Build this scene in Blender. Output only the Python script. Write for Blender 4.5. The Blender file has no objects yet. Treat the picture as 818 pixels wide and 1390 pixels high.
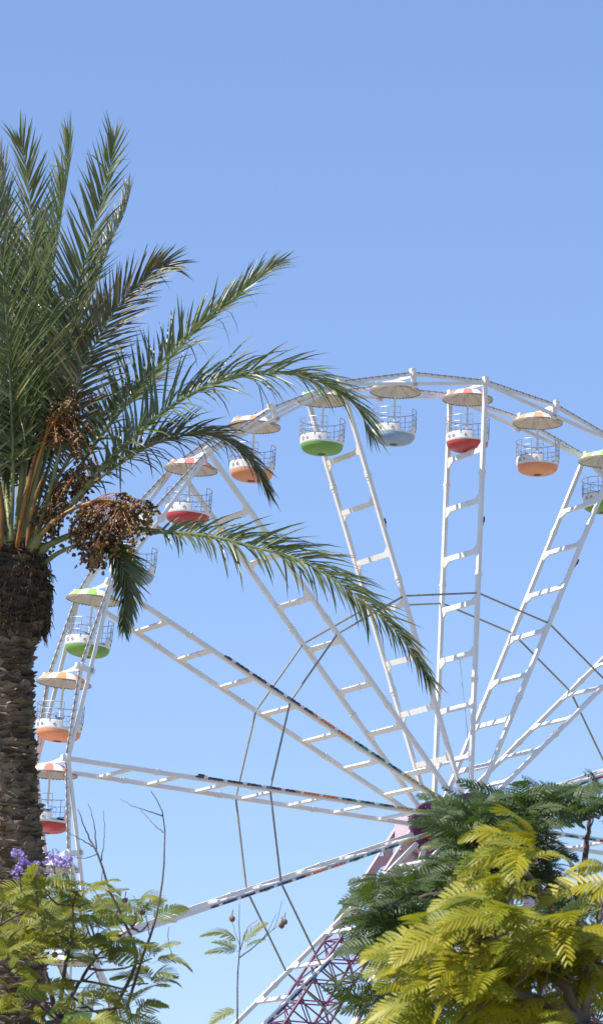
import bpy, math, random
import numpy as np
from mathutils import Vector, Matrix

random.seed(7); rng = np.random.default_rng(7)
scene = bpy.context.scene
COL = scene.collection
R_ = math.radians
PI = math.pi

# ------------------------------------------------------------------ camera
F_PX, TH, CX, CY, CAMZ = 5018.7, 0.2268, 409.0, 650.0, 1.65
cam = bpy.data.cameras.new("camera"); camo = bpy.data.objects.new("camera", cam); COL.objects.link(camo)
cam.sensor_fit = 'VERTICAL'; cam.sensor_height = 36.0; cam.lens = 36.0 * F_PX / 1390.0
cam.shift_y = -(695.0 - CY) / 1390.0
cam.clip_start = 0.2; cam.clip_end = 20000
camo.location = (0, 0, CAMZ); camo.rotation_euler = (PI / 2 + TH, 0, 0)
cam.dof.use_dof = True; cam.dof.focus_distance = 75.0; cam.dof.aperture_fstop = 15.0
scene.camera = camo
FW = Vector((0, math.cos(TH), math.sin(TH))); UP = Vector((0, -math.sin(TH), math.cos(TH)))

def at(px, py, Y):
    """world point seen at photograph position (px, py) at the distance Y in front of the viewer"""
    d = FW + Vector(((px - CX) / F_PX, 0, 0)) + UP * ((CY - py) / F_PX)
    return Vector((0, 0, CAMZ)) + d * (Y / d.y)

# ------------------------------------------------------------------ helpers
class MB:
    """collects verts and faces of one mesh object"""
    def __init__(s): s.v = []; s.f = []; s.m = []
    def add(s, verts, faces, mi=0):
        o = len(s.v); s.v.extend([tuple(p) for p in verts])
        s.f.extend([tuple(i + o for i in f) for f in faces]); s.m.extend([mi] * len(faces))
    def tube(s, pts, rad, n=8, mi=0, cap=True, square=False):
        pts = [Vector(p) for p in pts]
        rads = rad if isinstance(rad, (list, tuple)) else [rad] * len(pts)
        ref = None; rings = []
        for i, p in enumerate(pts):
            t = (pts[min(i + 1, len(pts) - 1)] - pts[max(i - 1, 0)]).normalized()
            if ref is None:
                ref = t.orthogonal().normalized()
            ref = (ref - t * ref.dot(t)).normalized(); b = t.cross(ref)
            rings.append([p + (ref * math.cos(2 * PI * k / n) + b * math.sin(2 * PI * k / n)) * rads[i] for k in range(n)])
        vs = [q for r in rings for q in r]; fs = []
        for i in range(len(pts) - 1):
            for k in range(n):
                fs.append((i * n + k, i * n + (k + 1) % n, (i + 1) * n + (k + 1) % n, (i + 1) * n + k))
        if cap:
            fs.append(tuple(range(n - 1, -1, -1))); fs.append(tuple((len(pts) - 1) * n + k for k in range(n)))
        s.add(vs, fs, mi)
    def beam(s, a, b, wu, wv, u, mi=0, wu2=None, wv2=None):
        """rectangular bar from a to b; u = direction of the first width"""
        a = Vector(a); b = Vector(b); t = (b - a).normalized(); u = Vector(u); u = (u - t * u.dot(t)).normalized(); w = t.cross(u)
        wu2 = wu if wu2 is None else wu2; wv2 = wv if wv2 is None else wv2
        vs = []
        for p, x, y in ((a, wu, wv), (b, wu2, wv2)):
            for i, j in ((-1, -1), (1, -1), (1, 1), (-1, 1)):
                vs.append(p + u * (i * x / 2) + w * (j * y / 2))
        s.add(vs, [(3, 2, 1, 0), (4, 5, 6, 7), (0, 1, 5, 4), (1, 2, 6, 5), (2, 3, 7, 6), (3, 0, 4, 7)], mi)
    def lathe(s, prof, n=32, mi=0, a0=0.0, a1=2 * PI, mis=None):
        full = abs(a1 - a0 - 2 * PI) < 1e-6
        m = n if full else n + 1
        vs = []
        for k in range(m):
            a = a0 + (a1 - a0) * k / n
            for r, z in prof: vs.append((r * math.sin(a), -r * math.cos(a), z))
        q = len(prof)
        for k in range(n):
            k2 = (k + 1) % m
            fs = [(k * q + i, k2 * q + i, k2 * q + i + 1, k * q + i + 1) for i in range(q - 1)]
            o = len(s.v)
            s.f.extend([tuple(i + o for i in f) for f in fs]); s.m.extend([mi if mis is None else mis(k)] * len(fs))
        s.v.extend(vs)
    def build(s, name, mats, parent=None, smooth=False, bevel=0):
        me = bpy.data.meshes.new(name); me.from_pydata(s.v, [], s.f)
        mats = mats if isinstance(mats, (list, tuple)) else [mats]
        for m in mats: me.materials.append(m)
        if len(mats) > 1: me.polygons.foreach_set('material_index', s.m)
        if smooth: me.polygons.foreach_set('use_smooth', [True] * len(me.polygons))
        me.validate(); me.update()
        o = bpy.data.objects.new(name, me); COL.objects.link(o)
        if parent is not None:
            o.parent = parent
            if parent.type == 'EMPTY' or True: o.matrix_parent_inverse = Matrix.Identity(4)
        if bevel:
            b = o.modifiers.new('bevel', 'BEVEL'); b.width = bevel; b.segments = 2; b.limit_method = 'ANGLE'
        return o

def quads_object(name, V, quads, mats, parent, fm=None, smooth=False):
    """fast mesh from numpy vertices and quads"""
    me = bpy.data.meshes.new(name); nq = len(quads)
    me.vertices.add(len(V)); me.vertices.foreach_set('co', V.astype(np.float32).ravel())
    me.loops.add(nq * 4); me.loops.foreach_set('vertex_index', quads.astype(np.int32).ravel())
    me.polygons.add(nq); me.polygons.foreach_set('loop_start', np.arange(0, nq * 4, 4, dtype=np.int32))
    for m in mats: me.materials.append(m)
    if fm is not None: me.polygons.foreach_set('material_index', fm.astype(np.int32))
    me.update(calc_edges=True); me.validate()
    o = bpy.data.objects.new(name, me); COL.objects.link(o)
    if parent is not None: o.parent = parent
    return o

def tag(o, label, cat, group=None, kind=None):
    o['label'] = label; o['category'] = cat
    if group: o['group'] = group
    if kind: o['kind'] = kind
    return o
def thing(name, label, cat, loc=(0, 0, 0), group=None):
    o = bpy.data.objects.new(name, None); COL.objects.link(o); o.location = loc; o.empty_display_size = 0.3
    return tag(o, label, cat, group)

def smooth_path(pts, n):
    """Catmull-Rom through the points, n samples evenly by length"""
    P = np.array([list(p) for p in pts], float)
    P = np.vstack([2 * P[0] - P[1], P, 2 * P[-1] - P[-2]])
    out = []
    for i in range(1, len(P) - 2):
        for t in np.linspace(0, 1, 16, endpoint=False):
            a, b, c, d = P[i - 1], P[i], P[i + 1], P[i + 2]
            out.append(.5 * (2 * b + (c - a) * t + (2 * a - 5 * b + 4 * c - d) * t * t + (3 * b - a - 3 * c + d) * t ** 3))
    out.append(P[-2]); out = np.array(out)
    s = np.concatenate([[0], np.cumsum(np.linalg.norm(np.diff(out, axis=0), axis=1))])
    q = np.linspace(0, s[-1], n)
    return np.stack([np.interp(q, s, out[:, k]) for k in range(3)], 1), s[-1]

# ------------------------------------------------------------------ materials
def mat(name, base, rough=.5, var=None, scale=4, metal=0, spec=.5, bump=0, bscale=30, detail=4, lo=.35, hi=.65, trans=0, tcol=None, coord='Object'):
    m = bpy.data.materials.new(name); m.use_nodes = True; nt = m.node_tree; N = nt.nodes; L = nt.links
    b = N['Principled BSDF']; out = N['Material Output']
    b.inputs['Roughness'].default_value = rough; b.inputs['Metallic'].default_value = metal
    b.inputs['Specular IOR Level'].default_value = spec
    tc = N.new('ShaderNodeTexCoord')
    col = None
    if var is not None:
        no = N.new('ShaderNodeTexNoise'); no.inputs['Scale'].default_value = scale; no.inputs['Detail'].default_value = detail
        L.new(tc.outputs[coord], no.inputs['Vector'])
        cr = N.new('ShaderNodeValToRGB'); cr.color_ramp.elements[0].position = lo; cr.color_ramp.elements[1].position = hi
        cr.color_ramp.elements[0].color = (*base, 1); cr.color_ramp.elements[1].color = (*var, 1)
        L.new(no.outputs['Fac'], cr.inputs['Fac']); col = cr.outputs['Color']; L.new(col, b.inputs['Base Color'])
    else:
        b.inputs['Base Color'].default_value = (*base, 1)
    if bump:
        n2 = N.new('ShaderNodeTexNoise'); n2.inputs['Scale'].default_value = bscale; n2.inputs['Detail'].default_value = 5
        L.new(tc.outputs[coord], n2.inputs['Vector'])
        bu = N.new('ShaderNodeBump'); bu.inputs['Strength'].default_value = bump; bu.inputs['Distance'].default_value = .02
        L.new(n2.outputs['Fac'], bu.inputs['Height']); L.new(bu.outputs['Normal'], b.inputs['Normal'])
    if trans:
        tr = N.new('ShaderNodeBsdfTranslucent'); mx = N.new('ShaderNodeMixShader'); mx.inputs['Fac'].default_value = trans
        if tcol is not None: tr.inputs['Color'].default_value = (*tcol, 1)
        elif col is not None: L.new(col, tr.inputs['Color'])
        else: tr.inputs['Color'].default_value = (*base, 1)
        L.new(b.outputs['BSDF'], mx.inputs[1]); L.new(tr.outputs['BSDF'], mx.inputs[2]); L.new(mx.outputs['Shader'], out.inputs['Surface'])
    return m

def painted(name, base, dirt=(.30, .20, .13), amount=.6, rough=.42, fade=None):
    """old outdoor paint: slight fading, rusty chips and streaks"""
    m = bpy.data.materials.new(name); m.use_nodes = True; nt = m.node_tree; N = nt.nodes; L = nt.links
    b = N['Principled BSDF']; tc = N.new('ShaderNodeTexCoord')
    n1 = N.new('ShaderNodeTexNoise'); n1.inputs['Scale'].default_value = 1.7; n1.inputs['Detail'].default_value = 6
    L.new(tc.outputs['Object'], n1.inputs['Vector'])
    r1 = N.new('ShaderNodeValToRGB'); r1.color_ramp.elements[0].position = .3; r1.color_ramp.elements[1].position = .72
    f = fade or tuple(c * .86 for c in base)
    r1.color_ramp.elements[0].color = (*base, 1); r1.color_ramp.elements[1].color = (*f, 1)
    L.new(n1.outputs['Fac'], r1.inputs['Fac'])
    n2 = N.new('ShaderNodeTexNoise'); n2.inputs['Scale'].default_value = 9; n2.inputs['Detail'].default_value = 8; n2.inputs['Roughness'].default_value = .72
    L.new(tc.outputs['Object'], n2.inputs['Vector'])
    r2 = N.new('ShaderNodeValToRGB'); r2.color_ramp.elements[0].position = amount; r2.color_ramp.elements[1].position = amount + .07
    r2.color_ramp.elements[0].color = (0, 0, 0, 1); r2.color_ramp.elements[1].color = (1, 1, 1, 1)
    L.new(n2.outputs['Fac'], r2.inputs['Fac'])
    mx = N.new('ShaderNodeMix'); mx.data_type = 'RGBA'
    L.new(r2.outputs['Color'], mx.inputs['Factor']); L.new(r1.outputs['Color'], mx.inputs[6]); mx.inputs[7].default_value = (*dirt, 1)
    L.new(mx.outputs[2], b.inputs['Base Color'])
    rr = N.new('ShaderNodeMapRange'); rr.inputs['To Min'].default_value = rough - .1; rr.inputs['To Max'].default_value = rough + .2
    L.new(n1.outputs['Fac'], rr.inputs['Value']); L.new(rr.outputs['Result'], b.inputs['Roughness'])
    return m

M = {}
M['white'] = painted('white steel paint', (.80, .78, .74), amount=.665, fade=(.74, .70, .64))
M['rod'] = painted('weathered steel rod', (.30, .28, .23), (.16, .11, .07), .56, .5)
M['dark'] = mat('dark fitting', (.035, .033, .035), .5, (.07, .06, .055), 12)
M['channel'] = mat('grey light channel', (.22, .20, .18), .5, (.33, .3, .27), 12)
M['bulb'] = mat('pale bulb glass', (.72, .68, .60), .25)
M['bulb_yellow'] = mat('yellow bulb', (.62, .42, .05), .3)
M['bulb_green'] = mat('green bulb', (.03, .25, .17), .3)
M['bulb_orange'] = mat('orange bulb', (.75, .22, .04), .3)
M['bulb_red'] = mat('red bulb', (.42, .04, .05), .3)
M['bulb_purple'] = mat('violet bulb', (.10, .04, .12), .3)
M['bulb_blue'] = mat('blue bulb', (.06, .16, .32), .3)
M['purple'] = painted('plum steel paint', (.17, .05, .115), (.10, .03, .05), .66, .45)
M['pink'] = painted('faded pink steel paint', (.58, .44, .50), (.30, .12, .2), .66, .5)
M['canopy_white'] = painted('white canopy', (.82, .80, .76), (.42, .34, .26), .68, .45)
M['canopy_under'] = mat('canopy underside', (.78, .70, .60), .75, (.66, .58, .48), 3)
M['trim'] = mat('aged canopy edging', (.23, .17, .12), .6, (.42, .36, .3), 25)
M['tub_white'] = painted('white tub paint', (.80, .79, .76), (.34, .29, .24), .64, .4)
M['rail'] = mat('galvanised rail', (.42, .44, .46), .42, (.30, .31, .33), 8, metal=.5)
M['blue_seat'] = painted('blue seat paint', (.05, .26, .55), (.1, .12, .15), .68, .4)
PAINT = {'red': ((.52, .055, .06), (.40, .05, .055)), 'orange': ((.80, .33, .16), (.70, .27, .13)),
         'green': ((.17, .37, .065), (.13, .31, .07)), 'blue': ((.16, .33, .55), (.44, .47, .50))}
CAN = {'red': (.80, .25, .20), 'orange': (.84, .38, .17), 'green': (.35, .66, .12), 'blue': (.72, .76, .78)}
for k, (a, b_) in PAINT.items():
    M['tub_' + k] = painted(k + ' tub paint', a, (.26, .16, .12), .66, .35, b_)
    M['can_' + k] = painted(k + ' canopy paint', CAN[k], (.4, .3, .25), .72, .45)

# ------------------------------------------------------------------ world, sun
SUN_EL, SUN_AZ = R_(50), R_(72)          # azimuth: to the left of the direction pointing back from the view
sdir = Vector((-math.sin(SUN_AZ) * math.cos(SUN_EL), -math.cos(SUN_AZ) * math.cos(SUN_EL), math.sin(SUN_EL)))
w = bpy.data.worlds.new("World"); scene.world = w; w.use_nodes = True
N = w.node_tree.nodes; L = w.node_tree.links
sky = N.new('ShaderNodeTexSky'); sky.sky_type = 'NISHITA'; sky.sun_disc = False
sky.sun_elevation = SUN_EL; sky.sun_rotation = math.atan2(sdir.x, sdir.y)
sky.altitude = 0; sky.air_density = 1.0; sky.dust_density = 0.0; sky.ozone_density = 4.0
gm = N.new('ShaderNodeGamma'); gm.inputs['Gamma'].default_value = .72
vm = N.new('ShaderNodeVectorMath'); vm.operation = 'MULTIPLY'; vm.inputs[1].default_value = (1.13, 1.25, 1.60)   # white balance of the sky light
L.new(sky.outputs['Color'], gm.inputs['Color']); L.new(gm.outputs['Color'], vm.inputs[0]); L.new(vm.outputs['Vector'], N['Background'].inputs['Color'])
N['Background'].inputs['Strength'].default_value = 0.13
sl = bpy.data.lights.new('sun', 'SUN'); sl.energy = 4.6; sl.angle = R_(.53); sl.color = (1.0, .94, .85)
so = bpy.data.objects.new('sun', sl); COL.objects.link(so); so.rotation_euler = (-sdir).to_track_quat('-Z', 'Y').to_euler()
scene.view_settings.view_transform = 'Standard'; scene.view_settings.look = 'None'
scene.view_settings.exposure = 0.5; scene.view_settings.gamma = 1.0
scene.cycles.max_bounces = 6; scene.cycles.transparent_max_bounces = 6

# ------------------------------------------------------------------ ground
g = MB(); g.add([(-6000, -3000, 0), (6000, -3000, 0), (6000, 9000, 0), (-6000, 9000, 0)], [(0, 1, 2, 3)])
go = g.build('ground', mat('dry park ground', (.30, .25, .17), .95, (.14, .15, .06), .15, bump=.4, bscale=4)); go['kind'] = 'structure'
g = MB(); g.add([(-60, 95, .004), (80, 95, .004), (80, 190, .004), (-60, 190, .004)], [(0, 1, 2, 3)])
go = g.build('pavement', mat('fairground paving', (.36, .33, .29), .9, (.27, .25, .22), .6, bump=.3, bscale=10)); go['kind'] = 'structure'

# ================================================================== FERRIS WHEEL
RW, WID, PSI, PH9, RT = 16.0, 2.277, 0.5546, 1.5145, 8.18
C = Vector((5.2806, 130.0, 17.497 + CAMZ))
AX = Vector((math.sin(PSI), -math.cos(PSI), 0)); EX = Vector((math.cos(PSI), math.sin(PSI), 0)); ZZ = Vector((0, 0, 1))
def ang(k): return PH9 - (k - 9) * PI / 16
def rad(k): a = ang(k); return EX * math.cos(a) + ZZ * math.sin(a)
def tang(k): a = ang(k); return EX * math.sin(a) - ZZ * math.cos(a)      # clockwise
def wp(k, r, s, d=0.0): return C + rad(k) * r + AX * (s * WID / 2 + d)

base_c = Vector((C.x, C.y, 0))
wheel = thing('ferris_wheel', 'big white steel ferris wheel with paired box spokes joined by rungs, behind the trees', 'ferris wheel', base_c)
def lo(p): return p - base_c
BM = 0.145
STRIP = [(0.6, 3.3, 'bulb_yellow'), (3.3, 5.4, 'bulb_green'), (5.4, 7.2, 'bulb_orange'), (7.2, 8.0, 'bulb_purple'), (8.0, 8.9, 'bulb_blue'), (8.9, 11.1, 'bulb_purple')]
STRIPM = ['dark', 'bulb_yellow', 'bulb_green', 'bulb_orange', 'bulb_purple', 'bulb_blue', 'bulb_red', 'bulb']
def rung_into(mb, k, r):
    a = lo(wp(k, r, -1, BM / 2)); b = lo(wp(k, r, 1, -BM / 2)); u = tang(k); d = (b - a)
    mb.beam(a + d * .0, b, .075, .19, u)
    for p, q, s in ((a, d, -1), (b, -d, 1)):            # gusset plates at both ends
        t = q.normalized(); rr = rad(k) * s
        for off in (-.03, .03):
            o = u * off
            mb.add([p + o, p + o + rr * .30, p + o + t * .34 + rr * .06, p + o + t * .34 - rr * .05], [(0, 1, 2, 3)])
        mb.add([p + rr * .30 - u * .03, p + t * .34 + rr * .06 - u * .03, p + t * .34 + rr * .06 + u * .03, p + rr * .30 + u * .03], [(0, 1, 2, 3)])
    # bolted sleeve in the middle of the rung
    m_ = a + d * .62; mb.beam(m_ - d * .035, m_ + d * .035, .09, .205, u)
RUNGS = [13.5, 11.63, 9.76, 7.89, 6.02, 4.15, 2.28]
for j in range(16):
    k = 2 * j - 3
    vis = k <= 17
    mb = MB()
    for s in (-1, 1):
        mb.beam(lo(wp(k, .55, s)), lo(wp(k, RW + .05, s)), BM, BM, AX)
    if not vis:
        for r in RUNGS: rung_into(mb, k, r)
    for s in (-1, 1):
        for r in (5.05, 8.85, 12.6):
            c = lo(wp(k, r, s)); mb.beam(c - rad(k) * .045, c + rad(k) * .045, .20, .20, AX)
            mb.beam(c - rad(k) * .16, c + rad(k) * .16, .165, .165, AX)
    sp = mb.build('spoke', M['white'], wheel, bevel=.008)
    if vis:
        for r in RUNGS:
            q = MB(); rung_into(q, k, r); q.build('rung', M['white'], sp)
        if k in (-3, -1, 1, 3, 15, 17):
            q = MB(); off = AX * (BM / 2 + .025) + tang(k) * (.045 if k > 0 else -.02)
            q.beam(lo(wp(k, .8, 1)) + off, lo(wp(k, 11.15, 1)) + off, .04, .05, AX, 0)
            r = .9; i = 0
            while r < 11.1:
                nm = next((n for a, b, n in STRIP if a <= r < b), 'bulb_purple')
                if k >= 15 and nm in ('bulb_purple', 'bulb_orange'): nm = 'bulb_red'
                c = lo(wp(k, r, 1)) + off + AX * .025
                q.beam(c - rad(k) * .075, c + rad(k) * .075, .045, .075, AX, STRIPM.index(nm) if i % 2 else (STRIPM.index(nm) if nm in ('bulb_yellow', 'bulb_orange') else 0) if i % 4 else 7)
                r += .19; i += 1
            q.build('light_strip', [M[n] for n in STRIPM], sp)
        if k in (9, 11, 7, 1):
            q = MB(); c = lo(wp(k, 10.9, 1)) + tang(k) * .11
            q.beam(c - rad(k) * .10, c + rad(k) * .10, .10, .09, AX); q.beam(c - rad(k) * .22 - AX * .03, c - rad(k) * .1, .05, .05, AX)
            q.build('floodlight', M['dark'], sp)
for s in (1, -1):
    mb = MB(); st = MB()
    for k in range(32):
        a = lo(wp(k, RW, s)); b = lo(wp(k + 1, RW, s)); mb.beam(a, b, .10, .10, AX)
        if k % 2:
            mb.beam(lo(wp(k, RW - .04, s)), lo(wp(k + 2, RW - .04, s)), .105, .105, AX)
        else:                                            # bracket between chord and outer tube
            mb.beam(lo(wp(k, RW - .5, s)), lo(wp(k, RW + .22, s)), .13, .17, AX)
            mb.beam(lo(wp(k, RW - .38, s)) - tang(k) * .16, lo(wp(k, RW - .38, s)) + tang(k) * .16, .13, .10, AX)
        mb.beam(lo(wp(k, RW - .1, s)), lo(wp(k, RW + .2, s)), .17, .19, AX)
        mb.tube([lo(wp(k, RW, s, -.10)), lo(wp(k, RW, s, .12))], .085, 10)
        t = (b - a).normalized(); n_ = (rad(k) + rad(k + 1)).normalized(); ln = (b - a).length
        off = n_ * .067 + AX * .02
        st.beam(a + t * .15 + off, b - t * .15 + off, .06, .022, AX, 0)
        x = .22; i = 0
        while x < ln - .2:
            c = a + t * x + off + n_ * .014
            st.beam(c - t * .04, c + t * .04, .045, .022, AX, 1 if i % 2 else 0); c2 = a + t * x + AX * .056 + n_ * .028
            st.beam(c2 - t * .03, c2 + t * .03, .012, .022, AX, 1 if i % 2 else 0)
            x += .14; i += 1
    rim = mb.build('rim', M['white'], wheel)
    st.build('light_strip', [M['channel'], M['bulb']], rim)
    for j in range(16):
        k = 2 * j + 1
        q = MB(); q.tube([lo(wp(k, RT, s)) - tang(k) * -.02, lo(wp(k + 2, RT, s))], .036, 8); q.build('tie_rod', M['rod'], wheel)
for k in range(32):
    q = MB(); a = lo(wp(k, RW, -1, .05)); b = lo(wp(k, RW, 1, -.05)); d = b - a
    q.tube([a, b], .045, 8)
    q.beam(a, a + d * .38, .22, .07, ZZ, wu2=.08, wv2=.06); q.beam(b, b - d * .38, .22, .07, ZZ, wu2=.08, wv2=.06)
    q.build('gondola_axle', M['white'], wheel)
mb = MB()
mb.tube([C - base_c - AX * 2.3, C - base_c + AX * 2.3], .33, 20)
for s in (-1, 1):
    p = C - base_c + AX * (s * WID / 2)
    mb.tube([p - AX * .11, p + AX * .11], .95, 32); mb.tube([p - AX * .20, p + AX * .20], .62, 32)
    for k in range(16):
        d = rad(2 * k); c = p + d * .78
        mb.tube([c - AX * .16, c + AX * .16], .05, 8)
mb.build('hub', M['purple'], wheel, bevel=.01)

q = MB(); a = lo(wp(9, 6.0, 0)); b = lo(wp(9, 3.2, .75))      # loose cable hanging off a rung
P_, _ = smooth_path([a - EX * .1, a - ZZ * .05 + AX * .12, a.lerp(b, .4) + AX * .05, b - EX * .04, b - ZZ * .5 - EX * .05], 24)
q.tube([Vector(p) for p in P_], .011, 5); q.build('loose_cable', M['channel'], wheel)
# ---- supporting towers
def support(side, label):
    top = C + AX * (side * 2.05)
    t = thing('support_tower', label, 'support tower', (top.x, top.y, 0), 'support towers of the ferris wheel'); tb = Vector((top.x, top.y, 0))
    for sgn in (-1, 1):
        q = MB(); foot = Vector((top.x, top.y, 0)) + EX * (sgn * 12.4) + AX * (side * 2.6)
        o0 = top - ZZ * .2; head = o0 + (foot - o0).normalized() * 3.3
        d = (head - foot); nrm = AX.copy(); u = d.normalized().cross(nrm).normalized()
        corners = [(-1, -1), (1, -1), (1, 1), (-1, 1)]
        def cp(i, f):
            wd = .95 - .3 * f
            return foot + d * f + u * (corners[i][0] * wd) + nrm * (corners[i][1] * .55) - tb
        for i in range(4): q.tube([cp(i, 0), cp(i, 1)], .055, 8)
        nb = 22
        for b in range(nb):
            f0, f1 = b / nb, (b + 1) / nb
            for i in range(4):
                j = (i + 1) % 4
                q.tube([cp(i, f0), cp(j, f1)], .026, 6, cap=False); q.tube([cp(j, f0), cp(i, f1)], .026, 6, cap=False)
                q.tube([cp(i, f1), cp(j, f1)], .03, 6, cap=False)
        lg = q.build('leg', M['purple'], t)
        q = MB(); q.beam(foot - tb - ZZ * 0, foot - tb + ZZ * .35, 2.6, 1.8, EX); q.build('footing', mat('concrete footing', (.38, .36, .33), .9, (.3, .28, .26), 3), lg)
    # head plates with rows of oval holes, following each leg
    for sgn in (-1, 1):
        q = MB(); foot = Vector((top.x, top.y, 0)) + EX * (sgn * 12.4) + AX * (side * 2.6)
        o0 = top - tb - ZZ * .2; d = (foot - tb - o0).normalized(); u = AX.cross(d).normalized()
        for off in (-.60, .58):
            nh = 3; Lp = 3.5; cell = Lp / nh; wdt = .66
            for h in range(nh):
                cc = o0 + d * (cell * (h + .5)) + AX * off
                n = 20; outer = []; inner = []
                for i in range(n):
                    a = 2 * PI * i / n + PI / 4 * 0
                    ca, sa = math.cos(a), math.sin(a); m_ = max(abs(ca), abs(sa))
                    outer.append(cc + d * (ca / m_ * cell / 2) + u * (sa / m_ * wdt)); inner.append(cc + d * (ca * cell * .36) + u * (sa * wdt * .56))
                for w_ in (0, .05):
                    vs = [p + AX * w_ for p in outer] + [p + AX * w_ for p in inner]
                    q.add(vs, [(i, (i + 1) % n, n + (i + 1) % n, n + i) for i in range(n)])
                vs = inner + [p + AX * .05 for p in inner]
                q.add(vs, [(i, (i + 1) % n, n + (i + 1) % n, n + i) for i in range(n)])
            for sd in (-1, 1):
                q.beam(o0 + AX * (off + .025) + u * sd * (wdt + .02), o0 + d * Lp + AX * (off + .025) + u * sd * (wdt + .02), .16, .035, AX)
        q.build('head_plate', M['pink'], t)
    q = MB(); hc = top - tb
    q.beam(hc - ZZ * .75, hc + ZZ * .42, 1.5, .9, EX); q.tube([hc - AX * .6, hc + AX * .6], .5, 24)
    for i in range(10):
        c = hc + EX * (-.7 + .155 * i) + ZZ * .43; q.tube([c, c + ZZ * .09], .045, 6)
    q.build('bearing_block', M['pink'], t, bevel=.02)
support(-1, 'plum lattice leg tower carrying the far side of the ferris wheel hub')
support(1, 'near side lattice tower of the ferris wheel, mostly hidden by the leafy trees')

# ---- gondolas
def make_gondola(col):
    g = thing('gondola', '', 'gondola', (0, 0, 0), 'gondolas hanging on the ferris wheel')
    RR, zr = .915, -.37
    q = MB()                                              # canopy shell in 16 sectors
    nseg = 64
    prof = [(.02, -.028), (.18, -.035), (.40, -.062), (.62, -.125), (.78, -.22), (.87, -.31), (RR, zr)]
    q.lathe(prof, nseg, 0, -PI / 16, 2 * PI - PI / 16, lambda k: 1 if (k // 4) % 2 == 0 else 0)
    can = q.build('canopy', [M['canopy_white'], M['can_' + col]], g, smooth=True)
    q = MB(); q.lathe([(RR - .012, zr - .012), (.79, -.31), (.6, -.215), (.38, -.13), (.05, -.08)], nseg, 0)
    for k in range(8):
        a = 2 * PI * k / 8 + .2
        q.tube([(r * math.sin(a), -r * math.cos(a), z - .014) for r, z in [(.05, -.08), (.38, -.13), (.6, -.215), (.79, -.31), (.9, -.375)]], .011, 5)
    q.tube([(0, 0, -.20), (0, 0, -.06)], .085, 12)
    q.build('lining', M['canopy_under'], can, smooth=True)
    q = MB()                                              # scalloped edging
    ns = 48
    for k in range(ns):
        a0, a1 = 2 * PI * k / ns, 2 * PI * (k + 1) / ns; am = (a0 + a1) / 2
        def pp(a, r, z): return (r * math.sin(a), -r * math.cos(a), z)
        for r in (RR + .004,):
            q.add([pp(a0, r, zr + .02), pp(a1, r, zr + .02), pp(a1, r, zr - .02), pp(am, r, zr - .055), pp(a0, r, zr - .02)], [(0, 1, 2, 3, 4)], 0)
    q.lathe([(RR + .006, zr + .022), (RR + .012, zr + .008), (RR + .006, zr - .006)], 64)
    q.build('edging', M['trim'], can)
    zt, zb = -1.70, -2.03
    q = MB(); q.tube([(0, 0, -.05), (0, 0, zb + .05)], .038, 10); q.tube([(0, 0, -.09), (0, 0, .03)], .07, 10); q.beam((-.09, 0, 0), (.09, 0, 0), .1, .12, (0, 1, 0)); q.build('mast', M['white'], g, smooth=False)
    # tub: coloured bowl, white band with a doorway on the wheel's front side
    d0, d1 = R_(14), R_(54)
    q = MB(); q.lathe([(0, zb - .30)] + [(.752 * math.cos(t) ** .62, zb - .30 * math.sin(t) ** .95) for t in np.linspace(PI / 2 - .05, 0, 14)] + [(.752, zb + .03)], 48)
    q.lathe([(.735, zb + .03), (.735, zb - .02), (.0, zb - .03)], 48)
    bowl = q.build('bowl', M['tub_' + col], g, smooth=True)
    q = MB(); q.lathe([(0, zb - .315), (.13, zb - .315), (.15, zb - .295)], 24); q.build('base_disc', M['dark'], bowl)
    q = MB()
    sec = [(.757, zb + .015), (.775, zb + .06), (.782, zt - .05), (.770, zt), (.745, zt), (.75, zb + .05), (.735, zb + .02)]
    q.lathe(sec, 44, 0, d1, d0 + 2 * PI)
    for a in (d0, d1):
        q.add([(r * math.sin(a), -r * math.cos(a), z) for r, z in sec], [tuple(range(len(sec)))])
    q.lathe([(.757, zb + .012), (.77, zb + .06), (.76, zb + .085), (.735, zb + .08), (.735, zb + .02)], 8, 0, d0, d1)
    band = q.build('side_band', M['tub_white'], g, smooth=False)
    q = MB()                                              # dark worn coping on the band
    q.tube([(.765 * math.sin(a), -.765 * math.cos(a), zt + .006) for a in np.linspace(d1, d0 + 2 * PI, 60)], .016, 6)
    q.tube([(.765 * math.sin(d0), -.765 * math.cos(d0), z) for z in (zt, zb + .09)], .016, 6); q.tube([(.765 * math.sin(d1), -.765 * math.cos(d1), z) for z in (zt, zb + .09)], .016, 6)
    q.build('coping', M['trim'], band)
    for a_, rr in ((-5, .036), (-40, .045), (-56, .062), (80, .04), (180, .04)):   # round marks on the band
        q = MB(); a = R_(a_); cdir = Vector((math.sin(a), -math.cos(a), 0)); c = cdir * .784 + Vector((0, 0, (zt + zb) / 2)); tx = Vector((math.cos(a), math.sin(a), 0))
        q.tube([c + (tx * math.cos(t) + ZZ * math.sin(t)) * rr for t in np.linspace(0, 2 * PI, 17)], .012, 5, cap=False)
        q.tube([c - cdir * .01, c + cdir * .008], .012, 6)
        q.build('round_mark', M['rail'], band)
    # railing: three curved rails and posts all round except the doorway, curled wire between
    q = MB(); rr = .79; ztop = zt + .59
    a0, a1 = d1, d0 + 2 * PI
    for z, r in ((ztop, .013), (zt + .36, .009), (zt + .18, .008)):
        q.tube([(rr * math.sin(a), -rr * math.cos(a), z) for a in np.linspace(a0, a1, 60)], r, 6)
    na = 11
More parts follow.
